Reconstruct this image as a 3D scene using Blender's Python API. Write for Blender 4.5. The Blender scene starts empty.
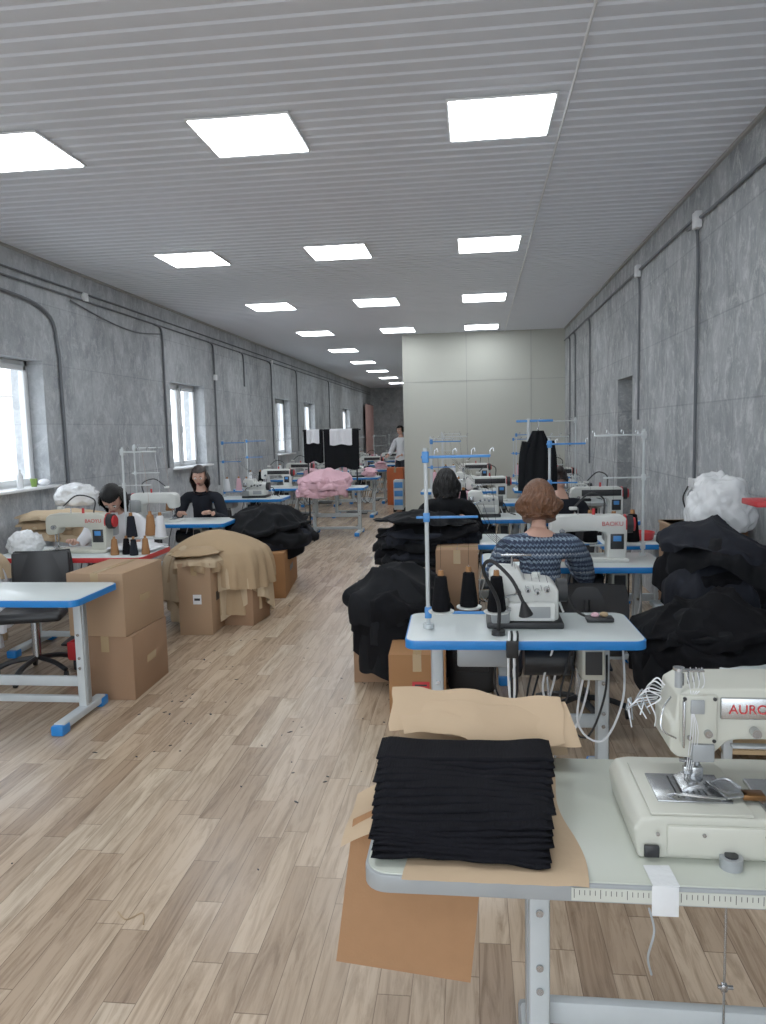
import bpy, bmesh, math, random
from mathutils import Vector, Matrix, noise, Euler
random.seed(7)
SC=bpy.context.scene
# ------------------------------------------------------------ materials
def lin(c):
    return tuple(((v/255)/12.92 if v/255<=0.04045 else ((v/255+0.055)/1.055)**2.4) for v in c)+(1,)
def pm(name,col,rough=0.5,metal=0.0,var=0.12,scale=8,bump=0.0,bscale=60,spec=0.5,stretch=None):
    m=bpy.data.materials.new(name); m.use_nodes=True
    nt=m.node_tree; N=nt.nodes; L=nt.links; p=N['Principled BSDF']
    p.inputs['Roughness'].default_value=rough; p.inputs['Metallic'].default_value=metal
    p.inputs['Specular IOR Level'].default_value=spec
    tc=N.new('ShaderNodeTexCoord')
    nz=N.new('ShaderNodeTexNoise'); nz.inputs['Scale'].default_value=scale; nz.inputs['Detail'].default_value=4
    L.new(tc.outputs['Object'],nz.inputs['Vector'])
    c=lin(col); mx=N.new('ShaderNodeMix'); mx.data_type='RGBA'
    mx.inputs[6].default_value=tuple(v*(1-var) for v in c[:3])+(1,)
    mx.inputs[7].default_value=tuple(min(1,v*(1+var)) for v in c[:3])+(1,)
    L.new(nz.outputs['Fac'],mx.inputs[0]); L.new(mx.outputs[2],p.inputs['Base Color'])
    if bump>0:
        n2=N.new('ShaderNodeTexNoise'); n2.inputs['Scale'].default_value=bscale; n2.inputs['Detail'].default_value=5
        if stretch:
            mp=N.new('ShaderNodeMapping'); mp.inputs['Scale'].default_value=stretch; L.new(tc.outputs['Object'],mp.inputs[0]); L.new(mp.outputs[0],n2.inputs['Vector'])
        else: L.new(tc.outputs['Object'],n2.inputs['Vector'])
        bp=N.new('ShaderNodeBump'); bp.inputs['Strength'].default_value=bump; bp.inputs['Distance'].default_value=0.01
        L.new(n2.outputs['Fac'],bp.inputs['Height']); L.new(bp.outputs['Normal'],p.inputs['Normal'])
    return m
WHITE=pm('machine_white',(214,216,212),0.35)
CREAM=pm('machine_cream',(190,190,178),0.38,var=0.06)
TOP=pm('table_top_laminate',(212,220,220),0.3,var=0.04)
TOPG=pm('table_top_greenish',(184,188,176),0.33,var=0.05)
BLUE=pm('blue_edge',(20,120,200),0.4)
LBLUE=pm('light_blue_plastic',(60,130,200),0.4)
RED=pm('red_plastic',(190,40,45),0.4)
GREYM=pm('grey_painted_steel',(150,154,156),0.4,0.1)
LEGW=pm('leg_white_paint',(190,196,198),0.4)
STEEL=pm('bright_steel',(180,182,184),0.25,0.9)
DARKM=pm('dark_plastic',(30,31,34),0.45)
BLACKP=pm('black_rubber',(18,18,20),0.6)
KNIT=pm('black_rib_knit',(17,17,21),0.95,var=0.3,scale=30,bump=0.35,bscale=40,spec=0.10,stretch=(6,.6,.6))
BLK=pm('black_knit',(14,14,17),0.95,var=0.35,scale=14,bump=0.2,bscale=160,spec=0.15)
BLK2=pm('black_jersey',(17,18,21),0.9,var=0.3,scale=6,bump=0.12,bscale=30,spec=0.2)
NAVY=pm('charcoal_fabric',(28,30,37),0.9,var=0.3,bump=0.2,spec=0.2)
BEIGE=pm('beige_fabric',(174,148,116),0.9,var=0.12,scale=5,bump=0.15,bscale=40,spec=0.2)
BEIGE2=pm('light_beige_fabric',(190,168,138),0.9,var=0.12,scale=5,bump=0.15,bscale=40,spec=0.2)
PINK=pm('pink_fabric',(222,176,188),0.9,var=0.1,bump=0.2,spec=0.2)
WFAB=pm('white_fabric',(225,226,230),0.9,var=0.05,bump=0.2,spec=0.2)
CARD=pm('cardboard',(150,118,92),0.85,var=0.1,scale=3,bump=0.08,spec=0.2)
CARD2=pm('cardboard_pale',(166,136,108),0.85,var=0.1,scale=3,bump=0.08,spec=0.2)
CARDO=pm('cardboard_orange',(156,112,74),0.85,var=0.1,scale=3,bump=0.08,spec=0.2)
CARDHANG=pm('cardboard_sheet_brown',(156,116,82),0.8,var=0.08,scale=30,bump=0.1,bscale=200,spec=0.2)
KRAFT=pm('kraft_paper',(186,160,130),0.75,var=0.08,scale=5,bump=0.35,bscale=14,spec=0.3)
TAPE=pm('packing_tape',(176,150,112),0.2)
PLASB=pm('plastic_bag_white',(222,224,226),0.25,var=0.05,bump=0.5,bscale=25)
SKIN=pm('skin',(205,158,138),0.5,var=0.06)
LIP=pm('lips',(170,90,90),0.5)
EYEW=pm('eye_white',(225,225,225),0.3); IRIS=pm('iris_dark',(40,30,25),0.3)
HBLK=pm('hair_black',(14,12,12),0.55,var=0.5,scale=30,bump=0.5,bscale=90,spec=.3)
HBRN=pm('hair_auburn',(108,70,46),0.45,var=0.55,scale=40,bump=1.0,bscale=40,stretch=(3,3,.4))
HDK=pm('hair_dark_brown',(40,28,25),0.5,var=0.5,scale=30,bump=0.5,bscale=90)
JEANS=pm('dark_trousers',(34,36,46),0.9)
FRAME=pm('window_pvc_white',(228,230,232),0.35,var=0.03)
COND=pm('conduit_grey_pvc',(98,101,106),0.5)
SEAM=pm('seam_strip',(160,160,156),0.6)
CURT=pm('pink_curtain',(200,160,155),0.9,bump=0.3)
MINT=pm('partition_drywall',(188,189,180),0.8,var=0.05,scale=1.2,bump=0.05)
WOOD=pm('light_wood',(190,160,120),0.6)

def emis(name,col,st):
    m=bpy.data.materials.new(name); m.use_nodes=True; nt=m.node_tree
    p=nt.nodes['Principled BSDF']; p.inputs['Base Color'].default_value=(.8,.8,.8,1)
    p.inputs['Emission Color'].default_value=col; p.inputs['Emission Strength'].default_value=st
    return m
LED=emis('led_panel_light',(0.90,0.96,1,1),13.0)

def mat_floor():
    m=bpy.data.materials.new('laminate_floor'); m.use_nodes=True; nt=m.node_tree; N=nt.nodes; L=nt.links; p=N['Principled BSDF']
    tc=N.new('ShaderNodeTexCoord'); sp=N.new('ShaderNodeSeparateXYZ'); L.new(tc.outputs['Object'],sp.inputs[0])
    def M(op,a,b=None,c=None):
        n=N.new('ShaderNodeMath'); n.operation=op
        for i,v in enumerate((a,b,c)):
            if v is None: continue
            if isinstance(v,(int,float)): n.inputs[i].default_value=v
            else: L.new(v,n.inputs[i])
        return n.outputs[0]
    W=0.10; PL=0.75
    row=M('FLOOR',M('DIVIDE',sp.outputs[0],W))
    wn=N.new('ShaderNodeTexWhiteNoise'); wn.noise_dimensions='1D'; L.new(row,wn.inputs['W'])
    yy=M('ADD',sp.outputs[1],M('MULTIPLY',wn.outputs['Value'],5.0))
    pl=M('FLOOR',M('DIVIDE',yy,PL))
    cb=N.new('ShaderNodeCombineXYZ'); L.new(row,cb.inputs[0]); L.new(pl,cb.inputs[1])
    w2=N.new('ShaderNodeTexWhiteNoise'); w2.noise_dimensions='2D'; L.new(cb.outputs[0],w2.inputs['Vector'])
    rp=N.new('ShaderNodeValToRGB'); L.new(w2.outputs['Value'],rp.inputs[0])
    cr=rp.color_ramp; cr.elements[0].color=lin((156,132,109)); cr.elements[1].color=lin((202,182,158))
    for pos,c in ((0.25,(182,158,133)),(0.55,(194,171,146)),(0.8,(170,146,122))):
        e=cr.elements.new(pos); e.color=lin(c)
    gv=N.new('ShaderNodeCombineXYZ'); L.new(M('MULTIPLY',sp.outputs[0],28),gv.inputs[0]); L.new(M('MULTIPLY',yy,2.4),gv.inputs[1]); L.new(M('MULTIPLY',w2.outputs['Value'],40),gv.inputs[2])
    g=N.new('ShaderNodeTexNoise'); g.inputs['Scale'].default_value=1; g.inputs['Detail'].default_value=8; g.inputs['Roughness'].default_value=0.68; g.inputs['Distortion'].default_value=0.9
    L.new(gv.outputs[0],g.inputs['Vector'])
    gr=N.new('ShaderNodeValToRGB'); L.new(g.outputs['Fac'],gr.inputs[0])
    gr.color_ramp.elements[0].position=0.33; gr.color_ramp.elements[0].color=(0.44,0.39,0.34,1)
    gr.color_ramp.elements[1].position=0.56; gr.color_ramp.elements[1].color=(1.05,1.05,1.05,1)
    mx=N.new('ShaderNodeMix'); mx.data_type='RGBA'; mx.blend_type='MULTIPLY'; mx.inputs[0].default_value=0.75
    L.new(rp.outputs[0],mx.inputs[6]); L.new(gr.outputs[0],mx.inputs[7])
    fx=M('FRACT',M('DIVIDE',sp.outputs[0],W)); fy=M('FRACT',M('DIVIDE',yy,PL))
    gx=M('LESS_THAN',fx,0.028); gy=M('LESS_THAN',fy,0.005); gap=M('MAXIMUM',gx,gy)
    m2=N.new('ShaderNodeMix'); m2.data_type='RGBA'; L.new(M('MULTIPLY',gap,0.6),m2.inputs[0]); L.new(mx.outputs[2],m2.inputs[6]); m2.inputs[7].default_value=lin((84,66,52))
    L.new(m2.outputs[2],p.inputs['Base Color'])
    p.inputs['Roughness'].default_value=0.27
    bp=N.new('ShaderNodeBump'); bp.inputs['Strength'].default_value=0.10; bp.inputs['Distance'].default_value=0.004
    L.new(g.outputs['Fac'],bp.inputs['Height']); L.new(bp.outputs[0],p.inputs['Normal'])
    return m
def mat_wall(name,c1,c2,c3,seed,amt=.55):
    m=bpy.data.materials.new(name); m.use_nodes=True; nt=m.node_tree; N=nt.nodes; L=nt.links; p=N['Principled BSDF']
    tc=N.new('ShaderNodeTexCoord'); mp=N.new('ShaderNodeMapping'); mp.inputs['Location'].default_value=(seed,seed,0); mp.inputs['Scale'].default_value=(1,1.25,.8); L.new(tc.outputs['Object'],mp.inputs[0])
    n1=N.new('ShaderNodeTexNoise'); n1.inputs['Scale'].default_value=1.7; n1.inputs['Detail'].default_value=11; n1.inputs['Roughness'].default_value=0.78; n1.inputs['Distortion'].default_value=.3
    n2=N.new('ShaderNodeTexNoise'); n2.inputs['Scale'].default_value=7; n2.inputs['Detail'].default_value=10; n2.inputs['Roughness'].default_value=0.82; n2.inputs['Distortion'].default_value=.6
    L.new(mp.outputs[0],n1.inputs['Vector']); L.new(mp.outputs[0],n2.inputs['Vector'])
    r=N.new('ShaderNodeValToRGB'); L.new(n1.outputs['Fac'],r.inputs[0])
    r.color_ramp.elements[0].position=0.38; r.color_ramp.elements[0].color=lin(c1); r.color_ramp.elements[1].position=0.60; r.color_ramp.elements[1].color=lin(c2)
    r2=N.new('ShaderNodeValToRGB'); L.new(n2.outputs['Fac'],r2.inputs[0]); r2.color_ramp.elements[0].position=0.50; r2.color_ramp.elements[1].position=0.60
    mx=N.new('ShaderNodeMix'); mx.data_type='RGBA'
    mm=N.new('ShaderNodeMath'); mm.operation='MULTIPLY'; mm.inputs[1].default_value=amt; L.new(r2.outputs[0],mm.inputs[0]); L.new(mm.outputs[0],mx.inputs[0])
    L.new(r.outputs[0],mx.inputs[6]); mx.inputs[7].default_value=lin(c3)
    sp=N.new('ShaderNodeSeparateXYZ'); L.new(tc.outputs['Object'],sp.inputs[0]); cb=N.new('ShaderNodeCombineXYZ'); L.new(sp.outputs[1],cb.inputs[0]); L.new(sp.outputs[2],cb.inputs[1])
    bk=N.new('ShaderNodeTexBrick'); L.new(cb.outputs[0],bk.inputs['Vector']); bk.inputs['Scale'].default_value=1; bk.inputs['Brick Width'].default_value=1.2; bk.inputs['Row Height'].default_value=0.6; bk.inputs['Mortar Size'].default_value=0.008; bk.inputs['Mortar Smooth'].default_value=0.6
    bk.inputs['Color1'].default_value=(1,1,1,1); bk.inputs['Color2'].default_value=(0.9,0.9,0.9,1); bk.inputs['Mortar'].default_value=(0.72,0.72,0.73,1)
    m3=N.new('ShaderNodeMix'); m3.data_type='RGBA'; m3.blend_type='MULTIPLY'; m3.inputs[0].default_value=0.8; L.new(mx.outputs[2],m3.inputs[6]); L.new(bk.outputs['Color'],m3.inputs[7])
    L.new(m3.outputs[2],p.inputs['Base Color']); p.inputs['Roughness'].default_value=0.85
    bp=N.new('ShaderNodeBump'); bp.inputs['Strength'].default_value=0.4; bp.inputs['Distance'].default_value=0.02
    L.new(n2.outputs['Fac'],bp.inputs['Height']); L.new(bp.outputs[0],p.inputs['Normal'])
    return m
def mat_sweater():
    m=bpy.data.materials.new('nordic_knit'); m.use_nodes=True; nt=m.node_tree; N=nt.nodes; L=nt.links; p=N['Principled BSDF']
    tc=N.new('ShaderNodeTexCoord'); sp=N.new('ShaderNodeSeparateXYZ'); L.new(tc.outputs['Object'],sp.inputs[0])
    def M(op,a,b=None):
        n=N.new('ShaderNodeMath'); n.operation=op
        for i,v in enumerate((a,b)):
            if v is None: continue
            if isinstance(v,(int,float)): n.inputs[i].default_value=v
            else: L.new(v,n.inputs[i])
        return n.outputs[0]
    zig=M('PINGPONG',M('ADD',sp.outputs[0],sp.outputs[1]),0.011)
    z=M('ADD',sp.outputs[2],zig)
    fr=M('FRACT',M('DIVIDE',z,0.125))
    r=N.new('ShaderNodeValToRGB'); L.new(fr,r.inputs[0]); r.color_ramp.interpolation='CONSTANT'
    seq=[(0,(52,62,84)),(0.16,(128,146,162)),(0.27,(48,58,78)),(0.38,(98,114,134)),(0.5,(168,178,186)),(0.56,(60,72,94)),(0.7,(116,134,152)),(0.80,(46,56,76)),(0.92,(104,122,142))]
    cr=r.color_ramp; cr.elements[0].color=lin(seq[0][1]); cr.elements[1].position=seq[1][0]; cr.elements[1].color=lin(seq[1][1])
    for q,c in seq[2:]:
        e=cr.elements.new(q); e.color=lin(c)
    ck=N.new('ShaderNodeTexChecker'); ck.inputs['Scale'].default_value=60; L.new(tc.outputs['Object'],ck.inputs['Vector']); ck.inputs['Color1'].default_value=(1.15,1.15,1.15,1); ck.inputs['Color2'].default_value=(.55,.58,.66,1)
    mx=N.new('ShaderNodeMix'); mx.data_type='RGBA'; mx.blend_type='MULTIPLY'; mx.inputs[0].default_value=0.75; L.new(r.outputs[0],mx.inputs[6]); L.new(ck.outputs[0],mx.inputs[7])
    L.new(mx.outputs[2],p.inputs['Base Color']); p.inputs['Roughness'].default_value=0.95; return m
FLOORM=mat_floor()
WALLL=mat_wall('concrete_left',(143,147,152),(182,186,190),(210,213,216),0,.5)
WALLR=mat_wall('concrete_right',(138,142,145),(178,181,184),(220,222,222),13,.55)
CEILM=pm('white_profiled_sheet',(226,231,240),0.45,var=0.02,scale=2)
SWEAT=mat_sweater()

# ------------------------------------------------------------ builder
def catmull(pts,n=6):
    P=[Vector(p) for p in pts]
    if len(P)<3: return P
    out=[]
    Q=[P[0]*2-P[1]]+P+[P[-1]*2-P[-2]]
    for i in range(1,len(Q)-2):
        a,b,c,d=Q[i-1],Q[i],Q[i+1],Q[i+2]
        for k in range(n):
            t=k/n
            out.append(0.5*((2*b)+(c-a)*t+(2*a-5*b+4*c-d)*t*t+(3*b-a-3*c+d)*t**3))
    out.append(P[-1]); return out
class B:
    def __init__(s,name): s.name=name; s.bm=bmesh.new(); s.mats=[]
    def mi(s,m):
        if m not in s.mats: s.mats.append(m)
        return s.mats.index(m)
    def add(s,t,mat,M=None):
        i=s.mi(mat); vm={}
        for v in t.verts: vm[v]=s.bm.verts.new(M@v.co if M else v.co)
        for f in t.faces:
            try: nf=s.bm.faces.new([vm[v] for v in f.verts]); nf.material_index=i
            except ValueError: pass
        t.free()
    def box(s,c,d,mat,rot=(0,0,0),bev=0.0,seg=2):
        t=bmesh.new(); bmesh.ops.create_cube(t,size=1.0)
        for v in t.verts: v.co=Vector((v.co.x*d[0],v.co.y*d[1],v.co.z*d[2]))
        if bev>0: bmesh.ops.bevel(t,geom=t.edges[:],offset=min(bev,min(d)*0.45),segments=seg,affect='EDGES',profile=0.5)
        s.add(t,mat,Matrix.Translation(c)@Euler(rot).to_matrix().to_4x4()); return s
    def cyl(s,p1,p2,r,mat,r2=None,seg=14):
        p1=Vector(p1);p2=Vector(p2); d=p2-p1; t=bmesh.new()
        bmesh.ops.create_cone(t,cap_ends=True,segments=seg,radius1=r,radius2=r if r2 is None else r2,depth=d.length)
        M=Matrix.Translation((p1+p2)/2)@d.to_track_quat('Z','Y').to_matrix().to_4x4()
        s.add(t,mat,M); return s
    def tube(s,pts,r,mat,seg=6,n=6,sm=True):
        P=catmull(pts,n) if sm else [Vector(p) for p in pts]
        t=bmesh.new(); rings=[]; prev=None
        for i,p in enumerate(P):
            d=(P[min(i+1,len(P)-1)]-P[max(i-1,0)]).normalized()
            if prev is None:
                a=d.orthogonal().normalized()
            else:
                a=(prev-d*prev.dot(d)); a=a.normalized() if a.length>1e-6 else d.orthogonal().normalized()
            prev=a; b=d.cross(a)
            rings.append([t.verts.new(p+(a*math.cos(k*2*math.pi/seg)+b*math.sin(k*2*math.pi/seg))*r) for k in range(seg)])
        for i in range(len(rings)-1):
            for k in range(seg): t.faces.new((rings[i][k],rings[i][(k+1)%seg],rings[i+1][(k+1)%seg],rings[i+1][k]))
        t.faces.new(rings[0][::-1]); t.faces.new(rings[-1]); s.add(t,mat); return s
    def lathe(s,prof,c,mat,rot=(0,0,0),seg=20):
        t=bmesh.new(); rings=[]
        for r,z in prof: rings.append([t.verts.new((max(r,1e-4)*math.cos(2*math.pi*k/seg),max(r,1e-4)*math.sin(2*math.pi*k/seg),z)) for k in range(seg)])
        for i in range(len(rings)-1):
            for k in range(seg): t.faces.new((rings[i][k],rings[i][(k+1)%seg],rings[i+1][(k+1)%seg],rings[i+1][k]))
        t.faces.new(rings[0][::-1]); t.faces.new(rings[-1])
        s.add(t,mat,Matrix.Translation(c)@Euler(rot).to_matrix().to_4x4()); return s
    def prism(s,poly,y0,y1,mat,M=None,bev=0.0,seg=2):
        t=bmesh.new(); vs=[t.verts.new((x,y0,z)) for x,z in poly]; f=t.faces.new(vs)
        r=bmesh.ops.extrude_face_region(t,geom=[f])
        for v in [g for g in r['geom'] if isinstance(g,bmesh.types.BMVert)]: v.co.y=y1
        bmesh.ops.recalc_face_normals(t,faces=t.faces[:])
        if bev>0: bmesh.ops.bevel(t,geom=t.edges[:],offset=bev,segments=seg,affect='EDGES',profile=0.5,clamp_overlap=True)
        s.add(t,mat,M); return s
    def ball(s,c,d,mat,rot=(0,0,0),sub=2):
        t=bmesh.new(); bmesh.ops.create_icosphere(t,subdivisions=sub,radius=1.0)
        s.add(t,mat,Matrix.Translation(c)@Euler(rot).to_matrix().to_4x4()@Matrix.Diagonal((d[0],d[1],d[2],1))); return s
    def grid(s,fn,nu,nv,mat,cu=False):
        t=bmesh.new(); g=[[t.verts.new(fn(i/(nu if cu else nu-1),j/(nv-1))) for j in range(nv)] for i in range(nu)]
        for i in range(nu if cu else nu-1):
            for j in range(nv-1): t.faces.new((g[i][j],g[(i+1)%nu][j],g[(i+1)%nu][j+1],g[i][j+1]))
        s.add(t,mat); return s
    def mesh(s,me,mat,fn=None,M=None):
        vm=[s.bm.verts.new(M@v.co if M else v.co) for v in me.vertices]; i0=s.mi(mat)
        for p in me.polygons:
            try: f=s.bm.faces.new([vm[k] for k in p.vertices])
            except ValueError: continue
            f.material_index=s.mi(fn(p.center)) if fn else i0
    def text(s,txt,size,mat,M,depth=0.001):
        cu=bpy.data.curves.new('t','FONT'); cu.body=txt; cu.size=size; cu.extrude=depth; cu.align_x='CENTER'; cu.align_y='CENTER'
        o=bpy.data.objects.new('t',cu); SC.collection.objects.link(o); bpy.context.view_layer.update()
        me=bpy.data.meshes.new_from_object(o.evaluated_get(bpy.context.evaluated_depsgraph_get())); s.mesh(me,mat,None,M)
        bpy.data.objects.remove(o); bpy.data.meshes.remove(me)
    def done(s,loc=(0,0,0),rz=0.0,ang=40,recalc=True):
        if recalc: bmesh.ops.recalc_face_normals(s.bm,faces=s.bm.faces[:])
        me=bpy.data.meshes.new(s.name); s.bm.to_mesh(me); s.bm.free()
        for m in s.mats: me.materials.append(m)
        for p in me.polygons: p.use_smooth=True
        try: me.set_sharp_from_angle(angle=math.radians(ang))
        except Exception: pass
        o=bpy.data.objects.new(s.name,me); o.location=loc; o.rotation_euler=(0,0,rz); SC.collection.objects.link(o); return o
TXF=Matrix.Rotation(math.radians(90),4,'X')

# ------------------------------------------------------------ room
XL,XR,YB,YE,HC=-4.28,1.72,-3.0,32.7,3.45
YP,XP=14.8,-1.3
WZ0,WZ1=1.16,2.43
WIN=[(-2.4,-.9),(0.2,1.7),(5.95,7.4),(10.7,12.1),(16.6,18.0),(19.5,20.9),(25.5,27.0)]  # first window, behind the camera, is added to let in more daylight
b=B('floor'); b.box(((XL+XR)/2,(YB+YE)/2,-0.05),(XR-XL+1.2,YE-YB+0.6,0.1),FLOORM); b.done()
b=B('wall_left'); T=0.35
def wl(y0,y1,z0,z1): b.box((XL-T/2,(y0+y1)/2,(z0+z1)/2),(T,y1-y0,z1-z0),WALLL)
wl(YB,YE,0,WZ0); wl(YB,YE,WZ1,HC+.1); y=YB
for a,c in WIN: wl(y,a,WZ0,WZ1); y=c
wl(y,YE,WZ0,WZ1); b.done()
D0,D1,DZ=8.66,9.5,2.18
b=B('wall_right')
def wr(y0,y1,z0,z1): b.box((XR+T/2,(y0+y1)/2,(z0+z1)/2),(T,y1-y0,z1-z0),WALLR)
wr(YB,D0,0,HC+.1); wr(D1,YP+.1,0,HC+.1); wr(D0,D1,DZ,HC+.1); b.done()
b=B('door_1'); b.box((XR+T+.03,(D0+D1)/2,DZ/2),(0.05,D1-D0+.1,DZ+.05),DARKM,bev=.004); b.box((XR+T-.01,D0+.1,1.0),(.04,.03,.12),STEEL,bev=.005)
for zz in (.55,1.5): b.box((XR+T+.0,(D0+D1)/2,zz),(.01,.6,.7),DARKM,bev=.004)
b.done()
GX0,GX1,GZ=-3.6,1.1,2.9
b=B('wall_back')
b.box(((XL-T+GX0)/2,YB-.1,HC/2),(GX0-XL+T,.2,HC+.2),WALLR); b.box(((GX1+XR+T)/2,YB-.1,HC/2),(XR+T-GX1,.2,HC+.2),WALLR); b.box(((GX0+GX1)/2,YB-.1,(GZ+HC)/2+.05),(GX1-GX0,.2,HC-GZ+.1),WALLR); b.done()
b=B('window_8')  # opening in the unseen back wall, added to fill the hall with daylight
n=4
for k in range(n+1): b.box((GX0+.04+(GX1-GX0-.08)*k/n,YB-.1,GZ/2),(.08,.08,GZ),FRAME,bev=.006)
for z in (.06,.9,GZ-.04): b.box(((GX0+GX1)/2,YB-.1,z),(GX1-GX0,.08,.08),FRAME,bev=.006)
b.done()
b=B('wall_far'); b.box(((XL+XP)/2-.1,YE+.1,HC/2),(XP-XL+.6,.2,HC+.2),WALLL); b.done()
b=B('wall_partition'); b.box(((XP+XR)/2,YP+.06,HC/2),(XR-XP,.12,HC),MINT); b.box((XP+.06,(YP+YE)/2,HC/2),(.12,YE-YP,HC),MINT)
b.done()
b=B('trim_1')
for x in (-.1,1.1): b.box((x,YP-.003,HC/2),(.010,.006,HC),SEAM)
b.box(((XP+XR)/2,YP-.004,2.55),(XR-XP,.008,.008),SEAM)
b.box((XP+.01,YP-.006,HC/2),(.03,.012,HC),MINT); b.done()
b=B('ceiling'); t=bmesh.new(); pitch=0.125; y=YB; row=[]
prof=[]
while y<YE:
    prof+= [(y,HC),(y+.070,HC),(y+.080,HC+.010),(y+.115,HC+.010)]; y+=pitch
for yy,zz in prof: row.append((t.verts.new((XL-.1,yy,zz)),t.verts.new((XR+.1,yy,zz))))
for i in range(len(row)-1): t.faces.new((row[i][0],row[i][1],row[i+1][1],row[i+1][0]))
b.add(t,CEILM); b.box(((XL+XR)/2,(YB+YE)/2,HC+.12),(XR-XL+.7,YE-YB,.1),CEILM); b.done(ang=20)
b=B('trim_2'); b.cyl((.5,YB,HC-.006),(.62,YP,HC-.006),.007,FRAME)
b.box((XR-.012,(YB+YP)/2,HC-.012),(.024,YP-YB,.024),SEAM); b.box((XL+.012,(YB+YE)/2,HC-.012),(.024,YE-YB,.024),SEAM); b.done()
for x in (.18,-1.31,-2.82):
    y=-1.45
    while y<YE-1:
        if not (y>YP-.4 and x>-1.5): 
            o=B('ceiling_led_panel'); o.box((0,0,0.006),(.61,.61,.012),FRAME,bev=.002); o.box((0,0,-0.002),(.580,.580,.006),LED); o.done((x,y,HC-.014))
        y+=3.1
GL=bpy.data.materials.new('window_glass'); GL.use_nodes=True; nt=GL.node_tree; nt.nodes.remove(nt.nodes['Principled BSDF'])
tr=nt.nodes.new('ShaderNodeBsdfTransparent'); gg=nt.nodes.new('ShaderNodeBsdfGlossy'); gg.inputs['Roughness'].default_value=.02; ms=nt.nodes.new('ShaderNodeMixShader'); ms.inputs[0].default_value=.06
nt.links.new(tr.outputs[0],ms.inputs[1]); nt.links.new(gg.outputs[0],ms.inputs[2]); nt.links.new(ms.outputs[0],nt.nodes['Material Output'].inputs[0])
for i,(a,c) in enumerate(WIN):
    o=B('window_%d'%(i+1)); X=XL-.2; w=c-a; zc=(WZ0+WZ1)/2; h=WZ1-WZ0; yc=(a+c)/2
    for (y0,wd) in ((a+.03,.06),(c-.03,.06),(yc,.09)): o.box((X,y0,zc),(.07,wd,h),FRAME,bev=.006)
    for z0 in (WZ0+.03,WZ1-.03): o.box((X,yc,z0),(.07,w,.06),FRAME,bev=.006)
    for s_ in (-1,1):
        cy=yc+s_*w/4
        for e in (-1,1): o.box((X+.03,cy+e*(w/4-.075),zc),(.04,.05,h-.1),FRAME,bev=.006)
        for e in (-1,1): o.box((X+.03,cy,zc+e*(h/2-.075)),(.04,w/2-.1,.05),FRAME,bev=.006)
        o.box((X+.01,cy,zc),(.006,w/2-.12,h-.14),GL)
    o.box((X+.06,yc+.05,zc-.05),(.03,.02,.12),FRAME,bev=.005)
    o.box((XL-.07,yc,WZ0+.012),(.34,w+.1,.025),FRAME,bev=.006); o.done()
b=B('neighbouring_building'); b.box((-16,12,1.5),(3,40,3.0),pm('pale_render',(235,235,232),.9))
for y in range(-4,30,4): b.box((-14.48,y,1.6),(.06,1.2,1.0),pm('far_glass',(190,198,205),.3))
b.prism([(-17.8,3.0),(-14.2,3.0),(-16,3.9)],-8,32,pm('roof',(190,180,176),.8)); b.done()
b=B('ground_exterior'); b.box((-6,12,-.2),(60,90,.1),pm('bounce_pale_ground',(190,190,188),.9)); b.done()  # ground tone made pale to bounce daylight up onto the ceiling
b=B('windowsill_clutter')
b.box((XL-.02,6.35,WZ0+.075),(.1,.14,.1),CARD2,bev=.004); b.lathe([(.03,0),(.03,.12),(.012,.15),(.012,.18)],(XL-.02,6.9,WZ0+.025),PLASB); b.lathe([(.025,0),(.035,.08),(.001,.08)],(XL-.0,7.1,WZ0+.025),pm('green_cup',(110,140,60),.5)); b.ball((XL-.0,7.28,WZ0+.06),(.06,.05,.035),WFAB); b.done()
b=B('trim_3')
for z in (3.24,3.16): b.tube([(XL+.02,YB,z),(XL+.02,10,z),(XL+.02,YE,z)],.012,COND,sm=False)
b.tube([(XL+.02,4.0,3.0),(XL+.02,6.6,3.02),(XL+.02,7.5,2.92),(XL+.02,7.68,2.6),(XL+.02,7.7,2.2),(XL+.02,7.72,1.1)],.018,COND)
for y,z0,z1 in ((10.46,3.16,1.2),(12.6,3.16,.8),(16.3,3.16,1.1),(14.3,3.16,2.6),(18.7,3.16,1.2),(23,3.16,1.1)):
    b.tube([(XL+.02,y-.25,z0),(XL+.02,y-.05,z0-.03),(XL+.02,y,z0-.2),(XL+.02,y,z0-.6),(XL+.02,y,z1)],.015,COND)
b.tube([(XL+.02,8.0,3.12),(XL+.02,8.8,3.02),(XL+.02,9.6,2.98),(XL+.02,10.4,3.05)],.008,COND)
for y,z in ((8.3,3.2),(12.6,2.6),(16.3,3.16)): b.box((XL+.03,y,z),(.05,.09,.09),FRAME,bev=.006)
b.done()
b=B('trim_4')
b.tube([(XR-.02,YB,3.12),(XR-.02,5.9,3.16),(XR-.02,6.15,3.17)],.013,COND,sm=False)
b.tube([(XR-.02,6.2,3.2),(XR-.02,10,3.22),(XR-.02,YP-.1,3.22)],.013,COND,sm=False)
for y,z0,z1 in ((6.2,3.16,.95),(8.26,3.2,1.7),(11.6,3.2,1.1),(13.2,3.2,1.3),(13.9,3.2,1.3)):
    b.tube([(XR-.02,y+.3,z0),(XR-.02,y+.06,z0-.04),(XR-.02,y,z0-.25),(XR-.02,y,z0-.6 if z0-.6>z1 else (z0+z1)/2),(XR-.02,y,z1)],.013,COND)
for y,z in ((6.2,3.16),(8.3,3.2)): b.box((XR-.03,y,z),(.05,.1,.12),FRAME,bev=.006)
b.done()
b=B('wall_power_outlet'); b.box((0,0,0),(.04,.09,.09),FRAME,bev=.008); b.box((0,-.1,0),(.04,.09,.09),FRAME,bev=.008)
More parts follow.
